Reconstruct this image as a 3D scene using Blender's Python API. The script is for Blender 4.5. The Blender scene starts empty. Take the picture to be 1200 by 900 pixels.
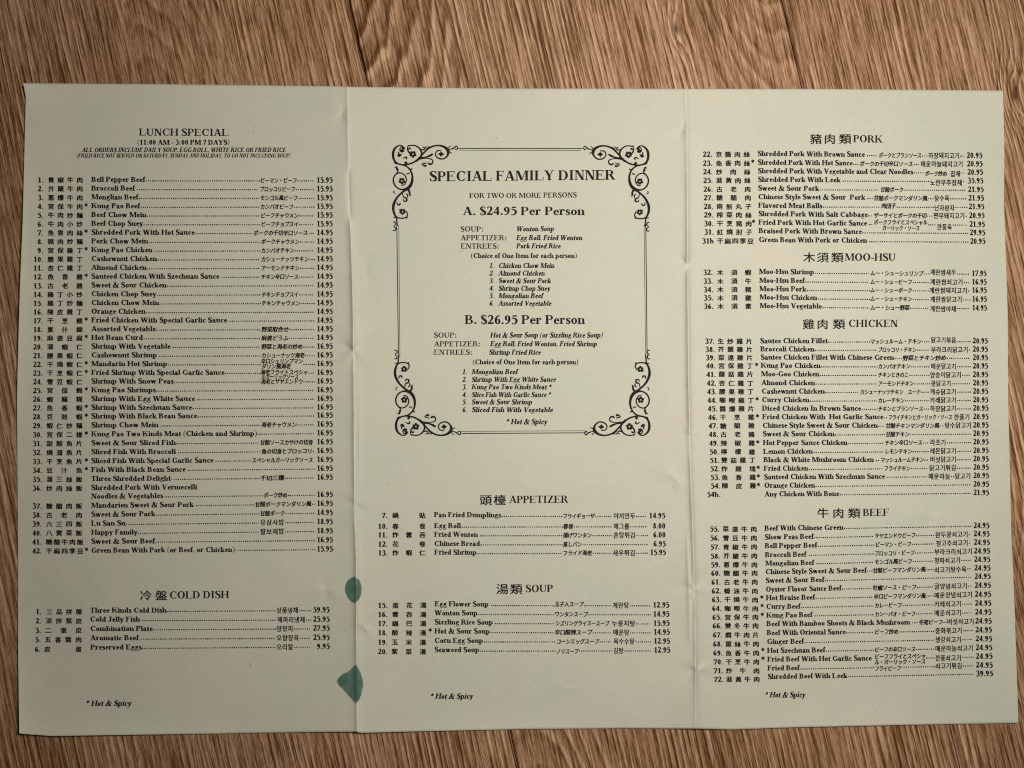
import bpy, math, random
import numpy as np
from mathutils import Euler

sc = bpy.context.scene
col = sc.collection
R = math.radians

# ------------------------------------------------------------------ camera
FPX = 900.0                                   # focal length in photo pixels (photo 1200 x 900)
cam_rot = (R(1.50289), R(-1.23048), R(-0.18819))
cam_loc = np.array([-0.01205, 0.00004, 0.33498])
cd = bpy.data.cameras.new('camera')
cd.sensor_width = 36.0
cd.lens = 36.0 * FPX / 1200.0
cd.clip_start = 0.01
cd.clip_end = 50
cam = bpy.data.objects.new('camera', cd)
cam.location = cam_loc
cam.rotation_mode = 'XYZ'
cam.rotation_euler = cam_rot
col.objects.link(cam)
sc.camera = cam
ROT = np.array(Euler(cam_rot, 'XYZ').to_matrix())

# ------------------------------------------------------------------ light
w = bpy.data.worlds.new('World')
sc.world = w
w.use_nodes = True
bg = w.node_tree.nodes['Background']
bg.inputs[0].default_value = (0.95, 1.0, 0.72, 1)
bg.inputs[1].default_value = 0.022

ld = bpy.data.lights.new('room_lamp', 'AREA')
ld.shape = 'DISK'
ld.size = 0.07
ld.energy = 2.0
ld.color = (1.0, 0.93, 0.80)
lamp = bpy.data.objects.new('room_lamp', ld)
lamp.location = (0.100, 0.075, 0.41)
col.objects.link(lamp)

sc.view_settings.view_transform = 'Standard'
sc.view_settings.look = 'None'
sc.view_settings.exposure = 0
sc.view_settings.gamma = 1
sc.cycles.filter_width = 1.1                  # a crisp phone picture
sc.cycles.use_denoising = False               # denoising smears the small print

# ------------------------------------------------------------------ helpers
def world_at(x, y, z):
    """points on the sheet: photo measure (x, y) and height z (m) -> metres"""
    x = np.asarray(x, float); y = np.asarray(y, float); z = np.broadcast_to(np.asarray(z, float), x.shape)
    d = np.stack([(x - 600) / FPX, (450 - y) / FPX, -np.ones_like(x)], -1) @ ROT.T
    t = (z - cam_loc[2]) / d[..., 2]
    return cam_loc + d * t[..., None]

def mesh_obj(name, verts, faces, mat=None, parent=None, smooth=False):
    me = bpy.data.meshes.new(name)
    me.from_pydata([tuple(map(float, v)) for v in verts], [], faces)
    me.update()
    if mat: me.materials.append(mat)
    if smooth:
        me.polygons.foreach_set('use_smooth', [True] * len(me.polygons))
    o = bpy.data.objects.new(name, me)
    col.objects.link(o)
    if parent: o.parent = parent
    return o

class N:
    """small node helper"""
    def __init__(s, name):
        s.m = bpy.data.materials.new(name); s.m.use_nodes = True
        s.t = s.m.node_tree; s.t.nodes.clear()
        s.out = s.t.nodes.new('ShaderNodeOutputMaterial')
        s.b = s.t.nodes.new('ShaderNodeBsdfPrincipled')
        s.t.links.new(s.b.outputs[0], s.out.inputs[0])
    def _in(s, sock, v):
        if isinstance(v, bpy.types.NodeSocket): s.t.links.new(v, sock)
        elif v is not None: sock.default_value = v
    def math(s, op, a, b=None, c=None, clamp=False):
        n = s.t.nodes.new('ShaderNodeMath'); n.operation = op; n.use_clamp = clamp
        s._in(n.inputs[0], a); s._in(n.inputs[1], b); s._in(n.inputs[2], c)
        return n.outputs[0]
    def xyz(s, x, y, z):
        n = s.t.nodes.new('ShaderNodeCombineXYZ')
        s._in(n.inputs[0], x); s._in(n.inputs[1], y); s._in(n.inputs[2], z)
        return n.outputs[0]
    def noise(s, vec, scale=1.0, detail=2.0, rough=0.5, dist=0.0):
        n = s.t.nodes.new('ShaderNodeTexNoise')
        s._in(n.inputs['Vector'], vec)
        n.inputs['Scale'].default_value = scale; n.inputs['Detail'].default_value = detail
        n.inputs['Roughness'].default_value = rough; n.inputs['Distortion'].default_value = dist
        return n.outputs[0]
    def ramp(s, fac, stops, interp='LINEAR'):
        n = s.t.nodes.new('ShaderNodeValToRGB'); n.color_ramp.interpolation = interp
        e = n.color_ramp.elements
        while len(e) > 1: e.remove(e[-1])
        e[0].position, e[0].color = stops[0][0], stops[0][1]
        for p, c in stops[1:]:
            q = e.new(p); q.color = c
        s._in(n.inputs[0], fac)
        return n.outputs[0]
    def smooth(s, v, a, b, lo=0.0, hi=1.0):
        n = s.t.nodes.new('ShaderNodeMapRange'); n.interpolation_type = 'SMOOTHSTEP'
        s._in(n.inputs[0], v)
        n.inputs[1].default_value = a; n.inputs[2].default_value = b
        n.inputs[3].default_value = lo; n.inputs[4].default_value = hi
        return n.outputs[0]
    def mix(s, fac, a, b, mode='MIX'):
        n = s.t.nodes.new('ShaderNodeMix'); n.data_type = 'RGBA'; n.blend_type = mode
        s._in(n.inputs[0], fac); s._in(n.inputs[6], a); s._in(n.inputs[7], b)
        return n.outputs[2]
    def bump(s, h, strength, dist, prev=None):
        n = s.t.nodes.new('ShaderNodeBump')
        n.inputs['Strength'].default_value = strength; n.inputs['Distance'].default_value = dist
        s._in(n.inputs['Height'], h)
        if prev is not None: s._in(n.inputs['Normal'], prev)
        return n.outputs[0]

def g(v): return (v, v, v, 1)
def rgb(r, gg, b): return (r, gg, b, 1)

# ------------------------------------------------------------------ wood floor (the setting)
PX = 0.4318 / 1161.0                          # metres of floor per photo pixel
AL = math.atan2(197, 900)                     # lie of the planks
CA, SA = math.cos(AL), math.sin(AL)

def wood_material():
    n = N('oak_laminate')
    uv = n.t.nodes.new('ShaderNodeUVMap'); uv.uv_map = 'plank'
    sep = n.t.nodes.new('ShaderNodeSeparateXYZ'); n._in(sep.inputs[0], uv.outputs[0])
    u, v = sep.outputs[0], sep.outputs[1]     # in photo-pixel-sized units (0.37 mm) across and along
    at = n.t.nodes.new('ShaderNodeAttribute'); at.attribute_name = 'plank_seed'
    sd = at.outputs['Fac']
    # slow wander of the growth rings -> straight grain in places, cathedral arches in others
    w1 = n.noise(n.xyz(n.math('MULTIPLY', u, 1 / 150), n.math('MULTIPLY', v, 1 / 1000), sd), 1, 1.5, 0.45)
    w2 = n.noise(n.xyz(n.math('MULTIPLY', u, 1 / 34), n.math('MULTIPLY', v, 1 / 480), n.math('ADD', sd, 7.3)), 1, 2.0, 0.5)
    w3 = n.noise(n.xyz(n.math('MULTIPLY', u, 1 / 6), n.math('MULTIPLY', v, 1 / 150), n.math('ADD', sd, 3.1)), 1, 2.0, 0.55)
    gg = n.math('MULTIPLY', u, 1 / 7.6)
    gg = n.math('ADD', gg, n.math('MULTIPLY', n.math('SUBTRACT', w1, 0.5), 9.0))
    gg = n.math('ADD', gg, n.math('MULTIPLY', n.math('SUBTRACT', w2, 0.5), 1.8))
    gg = n.math('ADD', gg, n.math('MULTIPLY', n.math('SUBTRACT', w3, 0.5), 0.9))
    knot = None
    for (kx, ky, rad, amp) in KNOTS:
        ku, kv = kx * CA - ky * SA, kx * SA + ky * CA
        du = n.math('MULTIPLY', n.math('SUBTRACT', u, ku), 1 / rad)
        dv = n.math('MULTIPLY', n.math('SUBTRACT', v, kv), 0.45 / rad)
        r2 = n.math('ADD', n.math('MULTIPLY', du, du), n.math('MULTIPLY', dv, dv))
        ex = n.math('POWER', 2.718, n.math('MULTIPLY', r2, -0.5))
        gg = n.math('ADD', gg, n.math('MULTIPLY', ex, amp))
        core = n.math('POWER', 2.718, n.math('MULTIPLY', r2, -9.0))
        knot = core if knot is None else n.math('MAXIMUM', knot, core)
    # one strip of the print shows the end of a cathedral: nested ellipses cut off by the strip's sides
    weight = 1.0
    for (cx, cy, ua, ub, va, vb, pu, pv, wt) in ARCHES:
        cu, cv = cx * CA - cy * SA, cx * SA + cy * CA
        eu = n.math('MULTIPLY', n.math('SUBTRACT', u, cu), 1 / pu)
        ev = n.math('MULTIPLY', n.math('SUBTRACT', v, cv), 1 / pv)
        ge = n.math('SQRT', n.math('ADD', n.math('MULTIPLY', eu, eu), n.math('MULTIPLY', ev, ev)))
        ge = n.math('ADD', ge, n.math('ADD', n.math('MULTIPLY', n.math('SUBTRACT', w2, 0.5), 1.5), n.math('MULTIPLY', n.math('SUBTRACT', w3, 0.5), 0.25)))
        mk = n.math('MULTIPLY', n.math('MULTIPLY', n.math('GREATER_THAN', u, ua), n.math('LESS_THAN', u, ub)), n.math('MULTIPLY', n.math('GREATER_THAN', v, va), n.math('LESS_THAN', v, vb)))
        gg = n.math('ADD', n.math('MULTIPLY', gg, n.math('SUBTRACT', 1.0, mk)), n.math('MULTIPLY', ge, mk))
        weight = n.math('ADD', weight, n.math('MULTIPLY', mk, wt - 1.0))
    fr = n.math('FRACT', gg)
    # asymmetrical ring: pale earlywood ridge, falling to a dark latewood line
    ring = n.ramp(fr, [(0.0, g(0.02)), (0.10, g(0.12)), (0.22, g(0.95)), (0.36, g(1.0)), (0.50, g(0.60)), (0.72, g(0.52)), (0.88, g(0.40)), (1.0, g(0.02))])
    # how clearly the rings print differs from place to place
    amt = n.noise(n.xyz(n.math('MULTIPLY', u, 1 / 60), n.math('MULTIPLY', v, 1 / 260), n.math('ADD', sd, 11.0)), 1, 2, 0.5)
    amt = n.smooth(amt, 0.30, 0.66, 0.35, 1.0)
    amt = n.math('MULTIPLY', amt, weight)
    # pores: short dark streaks along the grain
    pv = n.xyz(n.math('ADD', n.math('MULTIPLY', u, 1 / 2.0), n.math('MULTIPLY', gg, 0.15)), n.math('MULTIPLY', v, 1 / 48), sd)
    pores = n.smooth(n.noise(pv, 1, 2.0, 0.6), 0.36, 0.56)
    fv = n.xyz(n.math('MULTIPLY', u, 1 / 1.5), n.math('MULTIPLY', v, 1 / 8), n.math('ADD', sd, 5.0))
    fibre = n.noise(fv, 1, 2.0, 0.6)
    streak = n.noise(n.xyz(n.math('MULTIPLY', u, 1 / 2.7), n.math('MULTIPLY', v, 1 / 230), n.math('ADD', sd, 31.0)), 1, 3, 0.6)
    broad = n.noise(n.xyz(n.math('MULTIPLY', u, 1 / 45), n.math('MULTIPLY', v, 1 / 200), n.math('ADD', sd, 21.0)), 1, 3, 0.55)
    val = n.math('MULTIPLY', n.math('SUBTRACT', ring, 0.52), n.math('MULTIPLY', amt, 0.66))
    val = n.math('ADD', val, n.math('MULTIPLY', n.math('SUBTRACT', streak, 0.5), 0.95))
    val = n.math('ADD', val, n.math('MULTIPLY', n.math('SUBTRACT', pores, 0.80), 0.42))
    val = n.math('ADD', val, n.math('MULTIPLY', n.math('SUBTRACT', fibre, 0.5), 0.62))
    val = n.math('ADD', val, n.math('MULTIPLY', n.math('SUBTRACT', broad, 0.5), 0.55))
    val = n.math('ADD', val, 0.55, clamp=True)
    colr = n.ramp(val, [(0.0, rgb(0.082, 0.030, 0.008)), (0.25, rgb(0.175, 0.082, 0.034)), (0.55, rgb(0.310, 0.175, 0.098)), (0.8, rgb(0.455, 0.280, 0.178)), (1.0, rgb(0.60, 0.40, 0.275))])
    colr = n.mix(n.math('MULTIPLY', knot, 0.85), colr, rgb(0.05, 0.022, 0.010))
    n._in(n.b.inputs['Base Color'], colr)
    n.b.inputs['Roughness'].default_value = 0.55
    n.b.inputs['Specular IOR Level'].default_value = 0.25
    hgt = n.math('ADD', n.math('MULTIPLY', ring, n.math('MULTIPLY', amt, 0.5)), n.math('ADD', n.math('MULTIPLY', pores, 0.55), n.math('MULTIPLY', fibre, 0.22)))
    n._in(n.b.inputs['Normal'], n.bump(hgt, 0.45, 0.00030))
    return n.m

ARCHES = [(372, -95, 405, 515, -200, 420, 21, 40, 1.25), (655, 1000, 405, 517, 600, 1400, 12, 42, 0.9), (884, -190, 806, 909, -300, 420, 10.5, 34, 0.55), (212, 235, 146, 256, -300, 420, 10.5, 38, 0.65)]
KNOTS = [(1204, 80, 13, 3.0), (1214, 705, 30, 4.0), (797, 3, 9, 1.5)]

def build_floor():
    V, F, UV, SEED = [], [], [], []
    bev, gap, z0 = 1.7, 0.6, 0.0
    edges = [405 + 506.5 * k for k in range(-5, 7)]
    ends = (-3200.0, 4200.0)
    seeds = [0.4, 8.2, 1.7, 5.5, 2.9, 14.35, 7.77, 3.6, 9.1, 6.4, 12.3]
    def W(u, v, z):
        x, y = u * CA + v * SA, -u * SA + v * CA
        return ((x - 600) * PX - 0.0048, (450 - y) * PX, z)
    for k in range(len(edges) - 1):
        a, b = edges[k] + gap, edges[k + 1] - gap
        prof = [(a, -0.004), (a, -0.0012), (a + bev, z0), (b - bev, z0), (b, -0.0012), (b, -0.004)]
        base = len(V)
        for (uu, zz) in prof:
            for vv in ends:
                V.append(W(uu, vv, zz)); UV.append((uu, vv))
        for i in range(len(prof) - 1):
            F.append((base + 2 * i, base + 2 * i + 2, base + 2 * i + 3, base + 2 * i + 1)); SEED.append(seeds[k])
    base = len(V)                              # dark underlay seen only in the joints
    for (uu, vv) in ((edges[0], ends[0]), (edges[-1], ends[0]), (edges[-1], ends[1]), (edges[0], ends[1])):
        V.append(W(uu, vv, -0.0038)); UV.append((uu, vv))
    F.append((base, base + 1, base + 2, base + 3)); SEED.append(0.0)
    o = mesh_obj('floor', V, F, wood_material())
    me = o.data
    lay = me.uv_layers.new(name='plank')
    for lp in me.loops: lay.data[lp.index].uv = UV[lp.vertex_index]
    at = me.attributes.new('plank_seed', 'FLOAT', 'FACE')
    for i, sdd in enumerate(SEED): at.data[i].value = sdd
    o['kind'] = 'structure'
    return o

floor = build_floor()

# ------------------------------------------------------------------ shape of the sheet
LEFT = np.array([(27, 97.4), (30, 114), (28.6, 170), (26.5, 258), (23.5, 330), (21, 413), (19.7, 470), (20.3, 560), (21, 666), (21, 760), (22.5, 860)])
FOLD1 = np.array([(407, 100), (409, 230), (412, 300), (413.4, 350), (414, 400), (414.8, 480), (415.4, 600), (417.4, 650), (417.7, 750), (418.5, 860)])
FOLD2 = np.array([(803.5, 100), (804.7, 230), (805.2, 350), (806, 440), (807.6, 530), (810.5, 610), (813.4, 700), (815, 855)])
RIGHT = np.array([(1175.4, 106), (1177, 169), (1176.6, 235), (1179, 311), (1181, 369), (1181.3, 471), (1183, 526), (1185, 620), (1189, 712), (1193.5, 848)])
TOP = np.array([(27, 97.4), (200, 98.7), (393, 101), (408, 101.5), (485, 102.5), (590, 103.6), (796, 104), (961, 104.2), (1175.4, 106)])
BOT = np.array([(21, 859), (26, 860), (60, 862.5), (120, 861.5), (240, 860), (370, 858), (416, 857.6), (424, 859), (480, 857.4), (610, 854.5), (732, 853.6), (816, 854.0), (858, 855), (927, 852.5), (1063, 849.5), (1193.5, 847.5)])
def xat(P, y): return np.interp(y, P[:, 1], P[:, 0])
def yat(P, x): return np.interp(x, P[:, 0], P[:, 1])

rs = np.random.RandomState(5)
LAT = rs.rand(64, 64)
def vnoise(x, y):
    xi = np.floor(x).astype(int); yi = np.floor(y).astype(int)
    fx = x - xi; fy = y - yi
    fx = fx * fx * fx * (fx * (fx * 6 - 15) + 10); fy = fy * fy * fy * (fy * (fy * 6 - 15) + 10)
    a = LAT[yi % 64, xi % 64]; b = LAT[yi % 64, (xi + 1) % 64]
    c = LAT[(yi + 1) % 64, xi % 64]; d = LAT[(yi + 1) % 64, (xi + 1) % 64]
    return (a * (1 - fx) + b * fx) * (1 - fy) + (c * (1 - fx) + d * fx) * fy - 0.5

def softabs(d, s): return np.sqrt(d * d + s * s) - s
# strength of the sharp crease along each fold (y, mm)
A1 = np.array([(90, 0.10), (150, 0.16), (195, 0.10), (205, -0.22), (250, -0.25), (262, 0.30), (340, 0.42), (408, 0.45), (412, 0.2), (440, 0.28), (560, 0.35), (585, 0.3), (592, 0.1), (620, 0.35), (690, 0.45), (740, 0.40), (860, 0.25)])
A2 = np.array([(90, 0.10), (160, 0.22), (250, 0.35), (305, 0.42), (310, 0.10), (318, 0.38), (430, 0.42), (505, 0.40), (510, 0.25), (600, 0.42), (670, 0.40), (690, 0.28), (790, 0.30), (860, 0.12)])
# local dents and crumples: x, y, radius, mm, lobes, phase
CRUMPLE = [(414, 411, 17, 0.55, 3, 0.4), (401, 132, 20, 0.35, 2, 1.0), (417, 590, 13, 0.35, 3, 1.9), (805, 309, 12, 0.45, 3, 0.3), (808, 508, 10, 0.25, 3, 2.0),
           (800, 150, 26, 0.35, 2, 0.6), (812, 690, 16, 0.4, 3, 1.2), (817, 785, 14, 0.45, 3, 2.2), (427, 735, 14, 0.5, 2, 0.2), (382, 692, 20, 0.30, 2, 1.5), (665, 806, 14, 0.18, 2, 0.9), (1090, 605, 22, 0.30, 2, 0.8), (790, 560, 26, 0.35, 2, 0.1), (430, 322, 30, 0.28, 2, 2.3)]
def height(x, y):
    """height of the paper over the floor in metres at photo measure x, y"""
    x = np.asarray(x, float); y = np.asarray(y, float)
    l = xat(LEFT, y); f1 = xat(FOLD1, y); f2 = xat(FOLD2, y); r = xat(RIGHT, y)
    b = yat(BOT, x); t = yat(TOP, x)
    d1 = x - f1; d2 = x - f2
    h = 0.55 + 0 * x
    h += 3.0 * np.exp(-softabs(d1, 2) / 44) + 3.2 * np.exp(-softabs(d2, 2) / 44)
    h += 0.35 * vnoise(y / 40 + 3, 0 * y + 2.5) * np.exp(-np.abs(d1) / 26) * 2
    h += 0.35 * vnoise(y / 46 + 13, 0 * y + 8.5) * np.exp(-np.abs(d2) / 26) * 2
    a1 = np.interp(y, A1[:, 0], A1[:, 1]); a2 = np.interp(y, A2[:, 0], A2[:, 1])
    h += 3.6 * a1 * np.exp(-softabs(d1, 0.4) / 2.2) + 5.0 * a2 * np.exp(-softabs(d2 - 1, 0.4) / 2.3)
    dbl = np.exp(-((y - 505) / 75.0) ** 4)      # second small pleat beside the first fold
    h += 0.8 * dbl * np.exp(-softabs(d1 - 5.5, 0.8) / 2.2)
    dbl2 = np.exp(-((y - 690) / 60.0) ** 4)
    h += 0.8 * dbl2 * np.exp(-softabs(d2 + 6.0, 0.8) / 2.2)
    h += 3.2 * np.exp(-(x - l) / 22) * (0.55 + 0.45 * np.cos((y - 330) / 90.0))
    h += 3.2 * np.exp(-np.hypot(x - l, y - t) / 24)
    h += 2.2 * np.exp(-(b - y) / 26) * np.exp(-((x - 95) / 120) ** 2)
    h += 2.0 * np.exp(-(b - y) / 20) * (0.6 + 0.4 * np.sin(x / 70.0))
    h += 1.3 * np.exp(-(r - x) / 18) * (0.5 + 0.5 * np.sin(y / 60.0 + 1))
    h += 0.4 * np.exp(-(y - t) / 14)
    h += 1.0 * vnoise(x / 150 + 5, y / 170 + 9) + 0.34 * vnoise(x / 52 + 31, y / 60 + 20) + 0.05 * vnoise(x / 17 + 11, y / 17 + 40)
    for (cx, cy, rad, am, lobes, ph) in CRUMPLE:
        dx, dy = x - cx, y - cy
        rr = np.hypot(dx, dy)
        h += 1.6 * am * np.exp(-rr / rad) * np.sin(lobes * np.arctan2(dy, dx) + ph) * (1 - np.exp(-rr / 3.0))
    return np.maximum(h, 0.3) * 0.001

def on_sheet(P, lift=0.00007):
    P = np.asarray(P, float)
    return world_at(P[:, 0], P[:, 1], height(P[:, 0], P[:, 1]) + lift)

# ------------------------------------------------------------------ materials of the menu
def paper_material():
    n = N('menu_paper')
    tc = n.t.nodes.new('ShaderNodeTexCoord'); ob = tc.outputs['Object']
    big = n.noise(ob, 21, 3, 0.6)
    mid = n.noise(ob, 95, 3, 0.6)
    fine = n.noise(ob, 900, 2, 0.6)
    c = n.mix(n.smooth(big, 0.35, 0.65), rgb(0.540, 0.572, 0.505), rgb(0.592, 0.574, 0.512))
    c = n.mix(n.smooth(mid, 0.3, 0.7, 0.0, 0.30), c, rgb(0.550, 0.532, 0.458))
    c = n.mix(n.smooth(fine, 0.3, 0.75, 0.0, 0.16), c, rgb(0.42, 0.39, 0.30))
    wa = n.t.nodes.new('ShaderNodeAttribute'); wa.attribute_name = 'wear'
    c = n.mix(n.math('MULTIPLY', wa.outputs['Fac'], 0.95), c, rgb(0.74, 0.73, 0.66))
    n._in(n.b.inputs['Base Color'], c)
    n.b.inputs['Roughness'].default_value = 0.78
    n.b.inputs['Specular IOR Level'].default_value = 0.2
    n._in(n.b.inputs['Normal'], n.bump(fine, 0.35, 0.00006, n.bump(mid, 0.3, 0.0004)))
    return n.m
def ink_material():
    n = N('black_print')
    tc = n.t.nodes.new('ShaderNodeTexCoord')
    f = n.noise(tc.outputs['Object'], 700, 2, 0.6)
    n._in(n.b.inputs['Base Color'], n.mix(n.smooth(f, 0.35, 0.75), rgb(0.006, 0.005, 0.004), rgb(0.020, 0.017, 0.013)))
    n.b.inputs['Roughness'].default_value = 0.7
    n.b.inputs['Specular IOR Level'].default_value = 0.15
    return n.m
def stain_material():
    n = N('green_stain')
    tc = n.t.nodes.new('ShaderNodeTexCoord')
    f = n.noise(tc.outputs['Object'], 260, 3, 0.6)
    e = n.noise(tc.outputs['Object'], 900, 2, 0.6)
    at = n.t.nodes.new('ShaderNodeAttribute'); at.attribute_name = 'soak'          # 0 in the middle, 1 at the rim
    n._in(n.b.inputs['Base Color'], n.mix(n.smooth(f, 0.3, 0.7), rgb(0.066, 0.152, 0.130), rgb(0.118, 0.215, 0.182)))
    n.b.inputs['Roughness'].default_value = 0.75
    n.b.inputs['Specular IOR Level'].default_value = 0.15
    rim = n.math('ADD', at.outputs['Fac'], n.math('MULTIPLY', n.math('SUBTRACT', e, 0.5), 0.16))
    n._in(n.b.inputs['Alpha'], n.math('MULTIPLY', n.smooth(rim, 0.84, 1.02, 1.0, 0.0), n.smooth(f, 0.25, 0.75, 0.96, 0.72)))
    return n.m
def smudge_material():
    n = N('grey_smudge')
    tc = n.t.nodes.new('ShaderNodeTexCoord')
    f = n.noise(tc.outputs['Object'], 600, 2, 0.6)
    n._in(n.b.inputs['Base Color'], n.mix(f, rgb(0.36, 0.34, 0.28), rgb(0.44, 0.41, 0.34)))
    n.b.inputs['Roughness'].default_value = 0.8
    return n.m
PAPER, INK, STAIN, SMUDGE = paper_material(), ink_material(), stain_material(), smudge_material()

menu = bpy.data.objects.new('restaurant_menu', None)
menu.empty_display_size = 0.05
col.objects.link(menu)
menu['label'] = 'pale cream paper menu unfolded into three printed panels, lying on the brown wood floor'
menu['category'] = 'menu'

# ------------------------------------------------------------------ the paper
def build_sheet():
    def span(a, b, fine_a, fine_b):
        """column positions a..b, close together near a fold"""
        out, x = [], a
        while x < b - 1e-6:
            out.append(x)
            da, db = (x - a if fine_a else 999), (b - x if fine_b else 999)
            m = min(da, db)
            st = 0.75 if m < 11 else (1.5 if m < 24 else (3 if m < 40 else 5))
            x += st
        return out
    cols = span(27, 407, True, True) + span(407, 803.5, True, True) + span(803.5, 1175.4, True, True) + [1175.4]
    cols = np.array(cols)
    rows = np.linspace(0, 1, 300)
    K = np.array([27, 407, 803.5, 1175.4])
    kb = np.array([22, 418.5, 815.2, 1193.5])
    xt = cols; xb = np.interp(cols, K, kb)
    S, T = np.meshgrid(np.arange(len(cols)), rows)
    y = yat(TOP, xt)[S] * (1 - T) + yat(BOT, xb)[S] * T
    G = np.stack([xat(LEFT, y), xat(FOLD1, y), xat(FOLD2, y), xat(RIGHT, y)], 0)
    k = np.clip(np.searchsorted(K, cols, side='right') - 1, 0, 2)
    f = (cols - K[k]) / (K[k + 1] - K[k])
    kk = k[S]; ff = f[S]
    g0 = np.take_along_axis(G, kk[None], 0)[0]; g1 = np.take_along_axis(G, (kk + 1)[None], 0)[0]
    x = g0 * (1 - ff) + g1 * ff
    P = world_at(x, y, height(x, y)).reshape(-1, 3)
    nr, nc = x.shape
    F = [(i * nc + j, (i + 1) * nc + j, (i + 1) * nc + j + 1, i * nc + j + 1) for i in range(nr - 1) for j in range(nc - 1)]
    o = mesh_obj('paper_sheet', P, F, PAPER, menu, smooth=True)
    # white fibres where the folds have been opened and closed
    Y = y.reshape(-1); X = x.reshape(-1)
    wn = 0.5 + vnoise(Y / 9 + 50, 0 * Y + 3.5) + vnoise(Y / 31 + 7, 0 * Y + 17.5)
    wear = np.exp(-(np.abs(X - xat(FOLD1, Y)) / 0.9) ** 2) * np.clip(wn, 0, 1) + np.exp(-(np.abs(X - xat(FOLD2, Y)) / 0.9) ** 2) * np.clip(wn + .1, 0, 1)
    at = o.data.attributes.new('wear', 'FLOAT', 'POINT'); at.data.foreach_set('value', wear.astype(np.float32))
    so = o.modifiers.new('thickness', 'SOLIDIFY'); so.thickness = 0.00024; so.offset = -1
    return o
build_sheet()

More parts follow.
